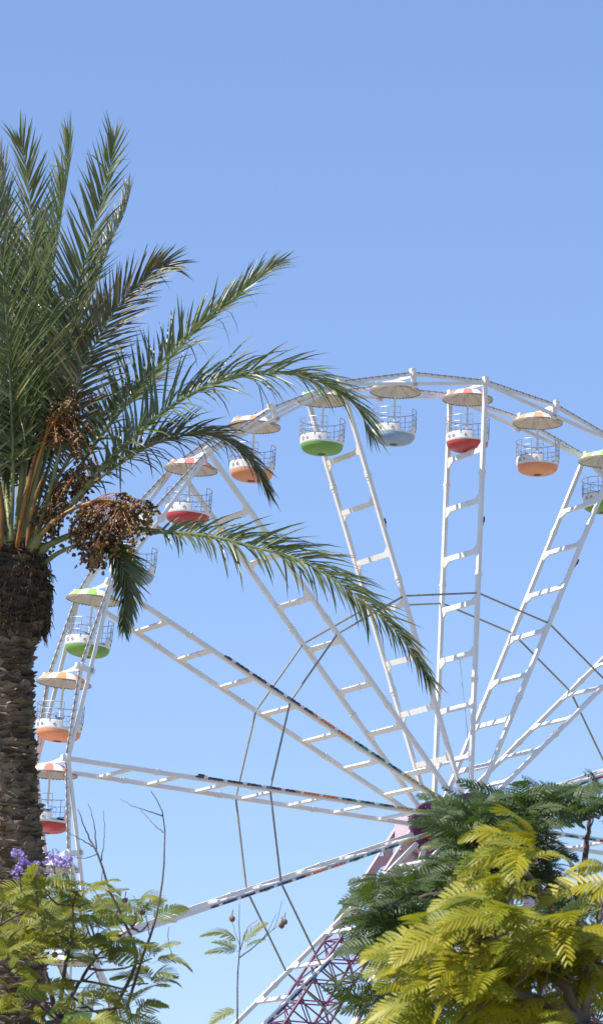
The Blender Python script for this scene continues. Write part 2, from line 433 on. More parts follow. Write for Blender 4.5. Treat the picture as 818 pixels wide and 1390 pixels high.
    for i in range(na):
        a = a0 + (a1 - a0) * i / (na - 1); x, y = rr * math.sin(a), -rr * math.cos(a)
        q.tube([(x, y, zt - .08), (x, y, ztop)], .0125, 6)
        if i < na - 1:
            for zc, rad_, nn in ((zt + .27, .075, 10), (zt + .09, .06, 10)):
                for ff in (.5,):
                    am = a + (a1 - a0) / (na - 1) * ff
                    c = Vector((rr * math.sin(am), -rr * math.cos(am), zc)); tx = Vector((math.cos(am), math.sin(am), 0))
                    q.tube([c + (tx * math.cos(t) + ZZ * math.sin(t)) * rad_ for t in np.linspace(0, 2 * PI, nn + 1)], .007, 4, cap=False)
    q.build('railing', M['rail'], g)
    q = MB(); q.lathe([(0, zt + .17), (.13, zt + .17), (.15, zt + .155), (.13, zt + .135), (0, zt + .13)], 20)
    for t in range(3):
        a = 2 * PI * t / 3; q.tube([(0, 0, zt + .15), (.19 * math.sin(a), .19 * math.cos(a), zt + .2)], .02, 6)
    q.build('turning_disc', M['blue_seat'], g)
    q = MB(); q.lathe([(.72, zt - .06), (.72, zt - .10), (.42, zt - .10), (.42, zt - .06), (.72, zt - .06)], 40, 0, d1 + 1.3, d0 + 2 * PI - 1.0)
    q.build('seat', M['blue_seat'], g)
    return g
def copy_tree(o, parent=None):
    c = o.copy(); COL.objects.link(c)
    if parent is not None: c.parent = parent
    for ch in kids[o.name]: copy_tree(ch, c)
    return c
order = {0: 'green', 1: 'blue', 2: 'red', 3: 'orange'}     # (k+1) % 4
LAB = {
 -1: 'green gondola lowest at the left of the wheel, deep behind the tree leaves',
 0: 'blue gondola low behind the palm trunk and leaves, beside the violet blossom',
 1: 'lowest red gondola, half hidden by the palm trunk at the wheel\'s left edge',
 2: 'orange gondola hanging just right of the palm trunk, with orange striped canopy',
 3: 'green gondola at the wheel\'s left, under a green striped canopy touched by the hanging frond',
 4: 'blue gondola whose canopy is hidden behind the brown date cluster',
 5: 'red gondola seen between two palm fronds, right above the low spreading frond',
 6: 'orange gondola partly covered by the tip of a palm frond, left of the green one',
 7: 'green gondola hanging beneath the drooping tip of the longest upper palm frond',
 8: 'faded blue gondola under a plain white canopy at the top of the wheel',
 9: 'red gondola at the top of the wheel, framed between two upright spokes',
 10: 'orange gondola hanging free in the open sky at the wheel\'s upper right',
 11: 'green gondola cut off by the right edge of the photo',
 12: 'blue gondola on the wheel\'s right flank, next below the green one at the right'}
TILT = {0: 3, 1: 3.5, 2: 5.5, 3: 6, 4: 5, 5: 4, 6: 3, 7: 2, 8: 2.2, 9: 1.2, 10: 1, 11: .5}
proto = {}
kids = {}
for k in range(-1, 13):
    col = order[(k + 1) % 4]
    if col not in proto:
        g = make_gondola(col); proto[col] = g
        def walk(o):
            kids[o.name] = list(o.children)
            for c in o.children: walk(c)
        bpy.context.view_layer.update(); walk(g)
    else:
        g = copy_tree(proto[col])
    g.location = wp(k, RW, 0) - ZZ * .02
    g.rotation_euler = (0, R_(TILT.get(k, 1)), R_(random.uniform(-2.5, 2.5)))
    g['label'] = LAB[k]

# ================================================================== DATE PALM
PY = 34.0
M['leaf'] = mat('palm leaflet', (.105, .138, .046), .33, (.175, .188, .082), 1.3, spec=.6, trans=.2, tcol=(.16, .26, .05))
M['leaf_straw'] = mat('dry straw leaflet', (.42, .38, .20), .5, (.30, .26, .13), 4, trans=.2, tcol=(.5, .45, .2))
M['leaf_old'] = mat('older palm leaflet', (.15, .128, .070), .42, (.105, .112, .056), 2.0, spec=.5, trans=.14, tcol=(.22, .2, .07))
M['leaf_grey'] = mat('grey green palm leaflet', (.125, .136, .076), .34, (.20, .192, .122), 1.6, spec=.6, trans=.14, tcol=(.16, .2, .07))
M['rachis'] = mat('palm midrib', (.26, .27, .10), .45, (.16, .19, .07), 3)
M['petiole'] = mat('palm leaf stalk', (.17, .19, .08), .5, (.24, .21, .09), 3)
M['stalk'] = mat('orange fruit stalk', (.50, .26, .035), .5, (.36, .15, .03), 5)
M['strand'] = mat('rusty fruit strand', (.44, .18, .035), .6, (.28, .11, .03), 9)
M['date'] = mat('ripe date', (.042, .023, .013), .35, (.30, .18, .06), 11, lo=.42, hi=.64)
M['bract'] = mat('dry brown spathe', (.13, .055, .025), .55, (.36, .18, .035), 5)
M['bark'] = mat('palm bark', (.085, .064, .050), .95, (.25, .205, .16), 7, bump=.6, bscale=40)
M['bark_dark'] = mat('palm fibre', (.050, .038, .030), .95, (.10, .07, .045), 8, bump=.6, bscale=60)
M['stub'] = mat('cut leaf stub', (.30, .22, .15), .85, (.13, .09, .06), 14)

crown = at(22, 742, PY)
trunk_foot = Vector((at(31, 1250, PY).x + .03, PY + .05, 0))
palm = thing('palm_tree', 'tall date palm with rough trunk, arching fronds and brown date clusters at left edge', 'palm tree', trunk_foot)
def pl(p): return Vector(p) - trunk_foot

# ---- trunk: core tube plus spiralling old leaf bases
TR = [(0.0, .30), (1.2, .25), (at(28, 1180, PY).z, .172), (at(22, 1000, PY).z, .132), (at(20, 890, PY).z, .138), (at(20, 850, PY).z, .225), (at(20, 800, PY).z, .25), (at(22, 765, PY).z, .20), (crown.z + .1, .09)]
def taxis(z):
    zs = [0, at(28, 1180, PY).z, at(21, 1000, PY).z, at(21, 890, PY).z, crown.z + 1]
    xs = [trunk_foot.x, at(29, 1180, PY).x, at(21, 1000, PY).x, at(20, 890, PY).x, at(22, 742, PY).x]
    return Vector((np.interp(z, zs, xs), PY, z))
def trad(z): return float(np.interp(z, [a for a, _ in TR], [b for _, b in TR]))
tb = MB(); nz, na = 150, 40; zs = np.linspace(0, crown.z + .1, nz); vs = []
for i, z in enumerate(zs):
    for j in range(na):
        a = 2 * PI * j / na; r = trad(z) * .93 + .012 * math.sin(7 * a + z * 31) + random.uniform(-.008, .008)
        vs.append(pl(taxis(z) + Vector((math.cos(a) * r, math.sin(a) * r, 0))))
tb.add(vs, [(i * na + j, i * na + (j + 1) % na, (i + 1) * na + (j + 1) % na, (i + 1) * na + j) for i in range(nz - 1) for j in range(na)])
n_sc = 0; z = .1; ga = 0.0; ztop_tr = crown.z - .05
zhead = at(20, 872, PY).z
while z < ztop_tr:
    head = z > zhead
    ga += 2.39996; c = taxis(z); r = trad(z)
    d = Vector((math.cos(ga), math.sin(ga), 0)); tx = Vector((-d.y, d.x, 0))
    wd = random.uniform(.085, .13) * (.95 if head else 1) * (r / .17) ** .3; hh = random.uniform(.036, .066) * (1.5 if head else 1); out = random.uniform(.022, .064) * (1.5 if head else 1)
    b = c + d * (r * .90)
    j = lambda s_: Vector((random.uniform(-s_, s_), random.uniform(-s_, s_), random.uniform(-s_, s_)))
    lower = [b - tx * wd + j(.008), b + tx * wd + j(.008)]
    lip = [b + d * (out + r * .08) - tx * wd * .75 + ZZ * hh + j(.02), b + d * (out * 1.35 + r * .10) + ZZ * hh * random.uniform(1.0, 1.35) + j(.02), b + d * (out + r * .08) + tx * wd * .75 + ZZ * hh + j(.02)]
    back = [b - tx * wd * .8 + ZZ * (hh * 1.05), b + ZZ * (hh * 1.05), b + tx * wd * .8 + ZZ * (hh * 1.05)]
    belly = b + d * (out * .6 + r * .07) + ZZ * hh * .35 + j(.01)
    mi = 1 if (head and random.random() < .8) or random.random() < .18 else 0
    P = [pl(p) for p in lower + lip + back + [belly]]
    tb.add(P, [(0, 8, 2), (0, 1, 8), (1, 4, 8), (2, 8, 3), (3, 8, 4), (0, 2, 5), (1, 7, 4)], mi)
    tb.add(P, [(2, 3, 6, 5), (3, 4, 7, 6)], 2 if random.random() < (.14 if head else .10) else mi)
    if (head and random.random() < .8):                    # fibres
        p = b + d * (out + .02) + ZZ * hh
        for q_ in range(3):
            e = p + d * random.uniform(.02, .07) + tx * random.uniform(-.05, .05) - ZZ * random.uniform(.02, .16)
            tb.tube([pl(p), pl((p + e) / 2 + d * .012), pl(e)], [.008, .006, .002], 4, 1)
    z += (.0038 if not head else .0034) * (.17 / r) * 1.1
    n_sc += 1
# ragged fibre bundle hanging from the right of the head
for q_ in range(150):
    p = at(random.uniform(52, 70), random.uniform(800, 838), PY - .05 + random.uniform(-.1, .1)); e = at(random.uniform(50, 66), random.uniform(842, 872), PY + random.uniform(-.1, .1))
    tb.tube([pl(p), pl((p + e) / 2 + Vector((random.uniform(-.02, .025), 0, 0))), pl(e)], [.012, .009, .002], 4, 1)
trunk = tb.build('trunk', [M['bark'], M['bark_dark'], M['stub']], palm)

# ---- fronds
def make_frond(path, roll, lmax, mname, beta=32, droop=.25, bare=.18, pet=.030, npair=84, trim=.26, seed=0, side=None, gap=0.0, wid=.0145):
    rs = random.Random(seed)
    n = 90
    P, Ln = smooth_path(path, 400); cut = 1 - trim * lmax / Ln
    P = [Vector(P[int(round(i * cut * 399 / (n - 1)))]) for i in range(n)]
    T = [(P[min(i + 1, n - 1)] - P[max(i - 1, 0)]).normalized() for i in range(n)]
    depth = Vector((0, 1, 0))
    mb = MB()
    # frame: S is the blade direction across the midrib, NN the upper side
    rachis_r = [max(.0025, pet * (1 - i / (n - 1)) ** 1.15) * (1.6 if i < 4 else 1) for i in range(n)]
    rb = MB(); rb.tube([pl(p) for p in P], rachis_r, 7)
    def frame(f):
        x = f * (n - 1); i = min(int(x), n - 2); q = x - i
        p = P[i].lerp(P[i + 1], q); t = T[i].lerp(T[i + 1], q).normalized()
        pim = t.cross(depth).normalized()
        if side is not None: S = (side - t * side.dot(t)).normalized()
        else: S = (pim * math.cos(roll) + depth * math.sin(roll)); S = (S - t * S.dot(t)).normalized()
        Nn = t.cross(S).normalized()
        if Nn.z < 0 and abs(Nn.z) > .15: Nn = -Nn
        return p, t, S, Nn
    V = []; Q = []; FMI = []
    def leaflet(p, dr, nrm, ln, wd, dp, tw):
        sx = dr.cross(nrm).normalized(); nrm = sx.cross(dr).normalized()
        c, s = math.cos(tw), math.sin(tw); sx, nrm = sx * c + nrm * s, nrm * c - sx * s
        pts = []; cur = p.copy(); d = dr.copy()
        fr = [0, .12, .4, .72, 1.0]; ws = [.35, 1.0, .95, .6, .04]
        o = len(V); FMI.append(1 if rs.random() < straw else 0)
        for k in range(5):
            if k:
                st = (fr[k] - fr[k - 1]) * ln
                d = (d - ZZ * dp * (fr[k] - fr[k - 1]) * 2.0).normalized(); cur = cur + d * st
            hw = wd * ws[k]; fold = hw * .55
            V.append(cur - sx * hw + nrm * fold); V.append(cur.copy()); V.append(cur + sx * hw + nrm * fold)
        for k in range(4):
            a = o + 3 * k
            Q.append((a, a + 1, a + 4, a + 3)); Q.append((a + 1, a + 2, a + 5, a + 4))
    for k in range(npair):
        straw = (.03 if mname != 'leaf_old' else .12) + (.14 if k > npair * .86 else 0)
        f = bare + (1 - bare) * (k + .5) / npair
        g = (f - bare) / (1 - bare)
        prof = min(1, .38 + 2.6 * g) if g < .25 else (1 - .52 * ((g - .25) / .75) ** 1.6)
        for s_ in (-1, 1):
            if rs.random() < gap: continue
            p, t, S, Nn = frame(min(.999, f + rs.uniform(-.004, .004)))
            al = R_(62 - 42 * g + rs.uniform(-7, 7)); be = R_(beta + rs.choice((-14, 4, 16)) + rs.uniform(-6, 6))
            d = (t * math.cos(al) + (S * s_ * math.cos(be) + Nn * math.sin(be)) * math.sin(al)).normalized()
            ln = lmax * 1.2 * prof * rs.uniform(.82, 1.1)
            leaflet(p, d, (Nn * math.cos(be) - S * s_ * math.sin(be)), ln, wid * (1 - .3 * g) * rs.uniform(.8, 1.15), droop * rs.uniform(.4, 1.7) + (rs.uniform(.6, 1.6) if rs.random() < .05 else 0), rs.uniform(-.35, .35))
    straw = max(straw, .3)
    # terminal leaflets
    p, t, S, Nn = frame(.995)
    for k in range(5): leaflet(p, (t + S * rs.uniform(-.2, .2)).normalized(), Nn, lmax * .34, wid * .5, droop, 0)
    Va = np.array([pl(v) for v in V]); fm = np.repeat(np.array(FMI), 8); fr_ = quads_object('frond', Va, np.array(Q), [M[mname], M['leaf_straw']], palm, fm)
    rb.build('midrib', [M['rachis']], fr_, smooth=True)
    return fr_

def trace(pts, d0=0.0, d1=0.0, dm=None):
    n = len(pts); out = []
    for i, (x, y) in enumerate(pts):
        f = i / (n - 1); dy = d0 + (d1 - d0) * f
        out.append(at(x, y, PY + dy))
    return out
FR = [
 # points in the photograph, depth at base and at tip, roll, leaflet length, material, beta, droop, bare
 ([(20, 745), (30, 640), (38, 520), (40, 420), (42, 313), (40, 258), (33, 214), (22, 177)], -.1, -.9, 25, .60, 'leaf', 22, .05, .20),
 ([(18, 745), (34, 640), (48, 540), (62, 440), (75, 346), (81, 311), (88, 265), (95, 221), (99, 174)], .1, .3, 62, .56, 'leaf', 40, .05, .22),
 ([(30, 745), (52, 640), (76, 525), (99, 412), (119, 346), (128, 311), (141, 256), (152, 214), (157, 172)], -.15, -.5, 28, .56, 'leaf', 24, .06, .24),
 ([(30, 745), (55, 650), (85, 540), (112, 440), (141, 357), (154, 322), (169, 289), (180, 248)], .15, .9, 68, .44, 'leaf_grey', 42, .06, .25),
 ([(40, 748), (62, 690), (82, 610), (100, 545), (115, 498), (147, 436), (183, 388), (220, 361), (248, 366)], -.2, -.6, 8, .50, 'leaf_old', 18, .12, .30),
 ([(36, 748), (60, 705), (92, 660), (130, 602), (180, 540), (224, 494), (268, 448), (312, 412), (352, 377), (391, 351)], .1, .5, 48, .50, 'leaf', 34, .22, .28),
 ([(40, 748), (62, 718), (98, 683), (140, 634), (186, 590), (237, 549), (290, 522), (343, 509), (400, 509), (444, 524), (484, 553), (502, 590)], -.2, -.6, 52, .56, 'leaf', 32, .34, .26),
 ([(38, 748), (66, 715), (103, 680), (133, 651), (167, 627), (196, 609), (230, 596), (262, 590), (294, 593), (318, 605), (340, 626), (356, 652), (368, 678)], 0, .5, 50, .46, 'leaf_grey', 30, .4, .24),
 ([(44, 755), (70, 738), (105, 724), (150, 715), (212, 721), (288, 729), (341, 742), (395, 756), (438, 777), (481, 807), (519, 839), (557, 882), (588, 935)], -.1, -.9, 42, .50, 'leaf', 22, .30, .30),
 ([(52, 772), (79, 751), (106, 741), (138, 736), (160, 752), (170, 790), (167, 860)], -.1, -.5, 35, .31, 'leaf', 30, .3, .42),
 # behind and between
 ([(24, 745), (38, 640), (50, 540), (60, 430), (64, 350), (60, 285)], .3, .9, 40, .50, 'leaf_grey', 34, .06, .24),
 ([(14, 745), (18, 620), (12, 480), (2, 350), (-14, 250), (-30, 190)], -.2, -.7, 20, .60, 'leaf', 24, .06, .2),
 ([(10, 745), (4, 620), (2, 480), (8, 350), (6, 260), (0, 196)], .3, .8, 40, .58, 'leaf_grey', 30, .05, .22),
 ([(26, 745), (46, 650), (66, 570), (92, 490), (110, 420), (120, 372)], .4, 1.3, 35, .48, 'leaf_grey', 30, .08, .3),
 ([(22, 745), (26, 660), (34, 560), (50, 460), (52, 380), (48, 330)], .5, 1.6, 15, .52, 'leaf', 24, .08, .2),
 ([(16, 745), (10, 640), (16, 540), (26, 440), (22, 350), (10, 290)], .2, 1.2, 5, .55, 'leaf', 24, .06, .2),
 ([(34, 746), (56, 668), (80, 590), (104, 512), (132, 440), (150, 400)], .3, 1.0, 55, .44, 'leaf_grey', 34, .1, .34),
 ([(12, 745), (-4, 640), (-24, 520), (-52, 400), (-88, 310), (-128, 250)], .0, .3, 30, .58, 'leaf', 26, .08, .22),
 ([(8, 745), (-24, 650), (-66, 540), (-118, 450), (-180, 390), (-250, 360)], -.2, -.7, 40, .56, 'leaf', 30, .14, .24),
 ([(2, 755), (-50, 722), (-120, 700), (-210, 705), (-300, 740), (-370, 810)], .2, .2, 45, .5, 'leaf', 26, .32, .28),
 ([(0, 765), (-40, 745), (-90, 740), (-130, 770), (-150, 850)], 0, -.4, 40, .44, 'leaf_grey', 24, .3, .36),
]
for i, (pts, d0, d1, roll, lm, mn, be, dp, bare) in enumerate(FR):
    make_frond(trace(pts, d0, d1), R_(roll), lm, mn, be, dp, bare, seed=i + 3, trim=.10 if i == 6 else .26, gap=.04 if mn != 'leaf_old' else .09,
               npair=112 if len(pts) > 8 else 96, pet=.034 if i in (6, 8) else .027)
# fronds reaching towards and away from the viewer, above the crown
for i, (az, el, L0, bend) in enumerate([(238, 70, 3.4, 20), (262, 76, 3.3, 24), (10, 72, 3.6, 24), (340, 66, 3.6, 28), (30, 58, 3.4, 35), (325, 52, 3.2, 40), (215, 60, 3.0, 30), (300, 72, 3.4, 18)]):
    a = R_(az); p = crown + Vector((math.sin(a) * .08, math.cos(a) * .08, -.05)); pts = [p.copy()]; e = R_(el)
    for k in range(8):
        e -= R_(bend) / 8 * (.4 + k / 6); p = p + Vector((math.sin(a) * math.cos(e), math.cos(a) * math.cos(e), math.sin(e))) * (L0 / 8); pts.append(p.copy())
    make_frond(pts, 0, .52, 'leaf' if i % 2 else 'leaf_grey', 30, .1, .22, seed=50 + i, side=Vector((math.cos(a), -math.sin(a), 0)))

# ---- fruit clusters
def date_shape(q, p, d, ln, r):
    d = d.normalized(); u = d.orthogonal().normalized(); v = d.cross(u); vs = []; n = 6
    for z_, k in ((0, .35), (.3, 1), (.7, .95), (1, .3)):
        for i in range(n): vs.append(p + d * (ln * z_) + (u * math.cos(2 * PI * i / n) + v * math.sin(2 * PI * i / n)) * (r * k))
    q.add(vs, [(i * n + j_, i * n + (j_ + 1) % n, (i + 1) * n + (j_ + 1) % n, (i + 1) * n + j_) for i in range(3) for j_ in range(n)] + [tuple(range(n - 1, -1, -1)), tuple(range(3 * n, 4 * n))])
def cluster(stalk_pts, d0, d1, nstr, ends, seed, per=5, f0=.62, sr=.022):
    rs = random.Random(seed)
    P, Ln = smooth_path(trace(stalk_pts, d0, d1), 40); P = [Vector(p) for p in P]
    q = MB(); sb = MB()
    for k in range(nstr):
        f = f0 + (1 - f0) * rs.random(); p = P[int(f * 39)]
        ex, ey, sx_, sy_ = rs.choice(ends)
        e = at(rs.gauss(ex, sx_), rs.gauss(ey, sy_), p.y + rs.gauss(0, .16))
        m1 = p.lerp(e, .45) + Vector((rs.uniform(-.04, .04), 0, .10 * abs(e.x - p.x) + .04))
        path, _ = smooth_path([p, m1, e], 14)
        q.tube([pl(Vector(c)) for c in path[::2]], .0042, 4, mi=1, cap=False)
        for t in range(per):
            c = Vector(path[int(rs.uniform(8, 13.9))]) + Vector((rs.gauss(0, .012), rs.gauss(0, .012), rs.gauss(0, .012)))
            dd = Vector((rs.gauss(0, .6), rs.gauss(0, .6), rs.uniform(-1, .15)))
            date_shape(q, pl(c), dd, rs.uniform(.032, .046), rs.uniform(.011, .0155))
    q.tube([pl(p) for p in P], [sr * (1 - .55 * i / 39) for i in range(40)], 8, mi=2)
    q.build('fruit_cluster', [M['date'], M['strand'], M['stalk']], palm, smooth=True)
cluster([(24, 745), (34, 690), (48, 636), (66, 585), (84, 562), (100, 556)], -.25, -.5, 62, [(108, 560, 14, 18), (100, 590, 16, 18), (78, 585, 12, 18), (116, 620, 10, 22), (92, 545, 14, 12)], 5, 8)
cluster([(40, 742), (52, 705), (72, 668), (92, 650), (116, 636)], -.1, -.2, 70, [(72, 690, 10, 22), (90, 680, 14, 22), (110, 660, 12, 18), (64, 725, 8, 15)], 6, 8, .5)
cluster([(56, 726), (78, 704), (106, 688), (138, 680), (166, 682), (184, 690)], -.35, -.6, 120, [(120, 735, 16, 17), (150, 735, 18, 20), (196, 712, 12, 14), (104, 735, 10, 18), (178, 722, 14, 16), (128, 765, 9, 8)], 7, 11, .45)
cluster([(2, 745), (-14, 690), (-40, 660), (-70, 655), (-96, 672)], -.2, -.5, 60, [(-80, 720, 20, 20), (-50, 710, 14, 20)], 8, 5, .5)
# dry spathes standing between the leaf stalks
for a_, b_, c_, wd in (((22, 742), (36, 668), (55, 590), .024), ((36, 745), (44, 690), (60, 642), .022), ((2, 742), (2, 690), (-4, 640), .028)):
    P, _ = smooth_path([at(*a_, PY - .3), at(*b_, PY - .36), at(*c_, PY - .4)], 16); q = MB(); vs = []
    for i, p in enumerate(P):
        p = Vector(p); w_ = wd * math.sin(PI * (.12 + .88 * i / 15)) ** .7 + .001
        for s_, dz in ((-1, -.02), (-.5, .012), (0, .022), (.5, .012), (1, -.02)): vs.append(pl(p + Vector((w_ * s_, -dz * w_ * 20 * .8, 0))))
    q.add(vs, [(i * 5 + j_, i * 5 + j_ + 1, i * 5 + j_ + 6, i * 5 + j_ + 5) for i in range(15) for j_ in range(4)])
    o = q.build('spathe', M['bract'], palm, smooth=True); sd = o.modifiers.new('thick', 'SOLIDIFY'); sd.thickness = .006
# ================================================================== FEATHERY TREES
M['fern_bright'] = mat('yellow green feathery leaf', (.40, .355, .022), .48, (.17, .215, .020), 3.4, trans=.30, tcol=(.42, .44, .03), lo=.42, hi=.64)
M['fern_dark'] = mat('deep green feathery leaf', (.030, .060, .010), .5, (.070, .108, .018), 2.2, trans=.22, tcol=(.12, .20, .02))
M['fern_mid'] = mat('light green feathery leaf', (.30, .29, .028), .5, (.12, .17, .022), 3.0, trans=.32, tcol=(.36, .38, .04))
M['twig'] = mat('grey brown twig', (.20, .165, .135), .85, (.11, .085, .07), 8, bump=.3, bscale=60)
M['twig_dark'] = mat('dark twig', (.085, .062, .058), .85, (.13, .1, .09), 8)
M['limb'] = mat('tree bark', (.17, .135, .105), .9, (.09, .07, .055), 5, bump=.5, bscale=30)
M['flower'] = mat('violet blossom', (.36, .26, .60), .6, (.50, .41, .74), 14, trans=.3, tcol=(.5, .36, .8))
M['pod'] = mat('dry seed pod', (.27, .16, .10), .7, (.17, .09, .06), 20)

def leaf_template(seed, npin=14, nlf=12, arch=.5, wide=.30):
    """one twice-feathered leaf of unit length along +X, upper side +Z; quads"""
    rs = random.Random(seed); V = []; Q = []
    def quad(a, b, c, d): o = len(V); V.extend([a, b, c, d]); Q.append((o, o + 1, o + 2, o + 3))
    bend = rs.uniform(-.18, .18)
    def ax(t):
        return Vector((t * (1 - .12 * arch * t), bend * t * t, .22 * arch * math.sin(t * PI * .62) - .34 * arch * t * t))
    for i in range(10):                                    # midrib
        p, q_ = ax(i / 10), ax((i + 1) / 10); w_ = .008 * (1 - i / 12)
        quad(p - Vector((0, w_, 0)), p + Vector((0, w_, 0)), q_ + Vector((0, w_, 0)), q_ - Vector((0, w_, 0)))
    for i in range(npin):
        t = .13 + .87 * (i + .4) / npin
        p = ax(t); tg = (ax(min(1, t + .02)) - ax(t - .02)).normalized()
        for s_ in (-1, 1):
            ln = wide * (math.sin(PI * (.16 + .80 * t)) ** .8) * rs.uniform(.88, 1.1)
            al = R_(66 - 30 * t + rs.uniform(-6, 6))
            d = (tg * math.cos(al) + Vector((0, s_, .12)) * math.sin(al)).normalized()
            cur = p.copy(); step = ln / nlf
            dr = d.copy()
            for k in range(nlf):
                dr = (dr + Vector((.01, 0, -.045 * arch * rs.uniform(.6, 1.4)))).normalized(); nx = cur + dr * step
                side = dr.cross(Vector((0, 0, 1))).normalized(); up = side.cross(dr).normalized()
                g = (k + .5) / nlf; hl = .029 * (math.sin(PI * (.22 + .74 * g)) ** .6) * (wide / .3)
                w1 = side * hl + dr * step * .35 + up * hl * .28; jag = rs.uniform(.55, .8)
                for z_ in (-1, 1):
                    e = Vector(w1) if z_ > 0 else -side * hl + dr * step * .35 + up * hl * .28
                    quad(cur, nx, nx + e, cur + e * jag)
                cur = nx
    return np.array([list(v) for v in V]), np.array(Q)
TPL = [leaf_template(100 + i, 14 + i % 3, 8, .5 + .35 * (i % 4), .25 + .02 * (i % 3)) for i in range(8)]
TPL_S = [leaf_template(200 + i, 12, 7, .35 + .3 * (i % 3), .26) for i in range(6)]

class Crown:
    def __init__(s): s.V = []; s.Q = []; s.n = 0
    def leaf(s, p, d, up, size, tpls, rs):
        d = Vector(d).normalized(); up = Vector(up); y = up.cross(d).normalized(); z = d.cross(y)
        V, Q = rs.choice(tpls)
        Mx = np.array([list(d), list(y), list(z)]) * size
        s.V.append(V @ Mx + np.array(list(p))); s.Q.append(Q + s.n); s.n += len(V)
    def build(s, name, m, parent):
        return quads_object(name, np.concatenate(s.V), np.concatenate(s.Q), [m], parent)

def inside(poly, x, y):
    c = False; n = len(poly)
    for i in range(n):
        (x1, y1), (x2, y2) = poly[i], poly[(i + 1) % n]
        if (y1 > y) != (y2 > y) and x < (x2 - x1) * (y - y1) / (y2 - y1) + x1: c = not c
    return c
def sample_poly(poly, rs, n, mind):
    xs = [p[0] for p in poly]; ys = [p[1] for p in poly]; out = []; tries = 0
    while len(out) < n and tries < 20000:
        tries += 1
        x, y = rs.uniform(min(xs), max(xs)), rs.uniform(min(ys), max(ys))
        if inside(poly, x, y) and all((x - a) ** 2 + (y - b) ** 2 > mind ** 2 for a, b in out): out.append((x, y))
    return out
def limb(q, pts, r0, r1, n=14, sides=7, wob=.0, rs=random):
    P, _ = smooth_path(pts, n); P = [Vector(p) + Vector((rs.uniform(-wob, wob), rs.uniform(-wob, wob), rs.uniform(-wob, wob))) * (0 if i in (0, n - 1) else 1) for i, p in enumerate(P)]
    q.tube(P, [r0 + (r1 - r0) * i / (n - 1) for i in range(n)], sides); return P

def feathery_tree(root, label, foot, fork, Y, spread, polys, nclu, mind, per, size, leafmat, tpls, seed, dirfun, limbs_px, limb_mat, twig_mat, droop=.15, upj=.35):
    rs = random.Random(seed)
    t = thing('feathery_tree', label, 'tree', foot); o = Vector(foot)
    q = MB(); limb(q, [Vector((0, 0, 0)), (Vector(fork) - o) * .5 + Vector((.08, .05, 0)), Vector(fork) - o], .13, .085, 16, 12); q.build('trunk', M['limb'], t, smooth=True)
    nodes = []
    for pts, dy0, dy1, r0 in limbs_px:
        W = [Vector(fork)] + [at(x, y, Y + dy0 + (dy1 - dy0) * i / max(1, len(pts) - 1)) for i, (x, y) in enumerate(pts)]
        q = MB(); P = limb(q, [w_ - o for w_ in W], r0, r0 * .22, 26, 7, .006, rs); q.build('branch', limb_mat, t, smooth=True); nodes += P[6:]
    cr = Crown(); tw = MB()
    for poly, n in zip(polys, nclu):
        for (x, y) in sample_poly(poly, rs, n, mind):
            c = at(x, y, Y + rs.uniform(-spread, spread)); cl = c - o
            near = min(nodes, key=lambda p: (p - cl).length + .6 * max(0, p.z - cl.z))
            limb(tw, [near, near.lerp(cl, .5) + Vector((0, 0, -.03)), cl], .009, .004, 6, 5, .01, rs)
            for k in range(per):
                d = dirfun(x, y, k, per, rs); sz = size * rs.uniform(.75, 1.15)
                up = Vector((rs.gauss(-.1, upj), rs.gauss(-.75, upj * 1.3), .9)); d = (d - ZZ * rs.uniform(0, droop)).normalized()
                cr.leaf(cl + Vector((rs.gauss(0, .015), rs.gauss(0, .015), rs.gauss(0, .02))), d, up, sz, tpls, rs)
    tw.build('twigs', twig_mat, t)
    cr.build('crown', leafmat, t)
    return t, o
def radial(bx, by, bz, k_):
    def f(x, y, k, per, rs):
        a = 2 * PI * (k + rs.random() * .7) / per
        return (Vector((math.cos(a), math.sin(a), rs.uniform(-.05, .55))) + Vector((bx, by, bz)) * k_).normalized()
    return f

# deep green tree just behind
DK = [[(520, 1300), (512, 1225), (545, 1205), (592, 1208), (640, 1165), (638, 1118), (655, 1102), (700, 1095), (720, 1110), (700, 1150), (640, 1180), (600, 1210), (570, 1260), (540, 1300)],
      [(640, 1115), (680, 1090), (730, 1080), (800, 1075), (830, 1085), (830, 1110), (760, 1112), (700, 1135), (650, 1150)],
      [(612, 1106), (642, 1100), (642, 1140), (618, 1142)],
      [(640, 1160), (700, 1140), (735, 1165), (725, 1215), (650, 1215)],
      [(490, 1400), (500, 1320), (540, 1260), (640, 1190), (740, 1180), (830, 1220), (830, 1400)]]
ft = at(700, 1200, 21.0); ft.z = 0
feathery_tree('feathery_tree', 'deep green feathery tree in front of the wheel hub, behind the yellow green one', ft, at(700, 1330, 21.0), 21.0, .9, DK, [48, 20, 4, 16, 34], 13, 7, .30,
    M['fern_dark'], TPL_S, 11, radial(-.25, -.1, .05, .8),
    [([(660, 1280), (610, 1220), (560, 1220)], 0, -.3, .05), ([(690, 1250), (660, 1180), (640, 1120)], 0, .3, .05), ([(740, 1250), (745, 1180), (700, 1100)], .1, .4, .045),
     ([(770, 1260), (790, 1180), (800, 1110)], 0, -.2, .045), ([(620, 1310), (550, 1280), (510, 1230)], -.2, -.4, .04), ([(760, 1220), (725, 1180), (690, 1160)], -.3, -.3, .04)],
    M['twig_dark'], M['twig_dark'])
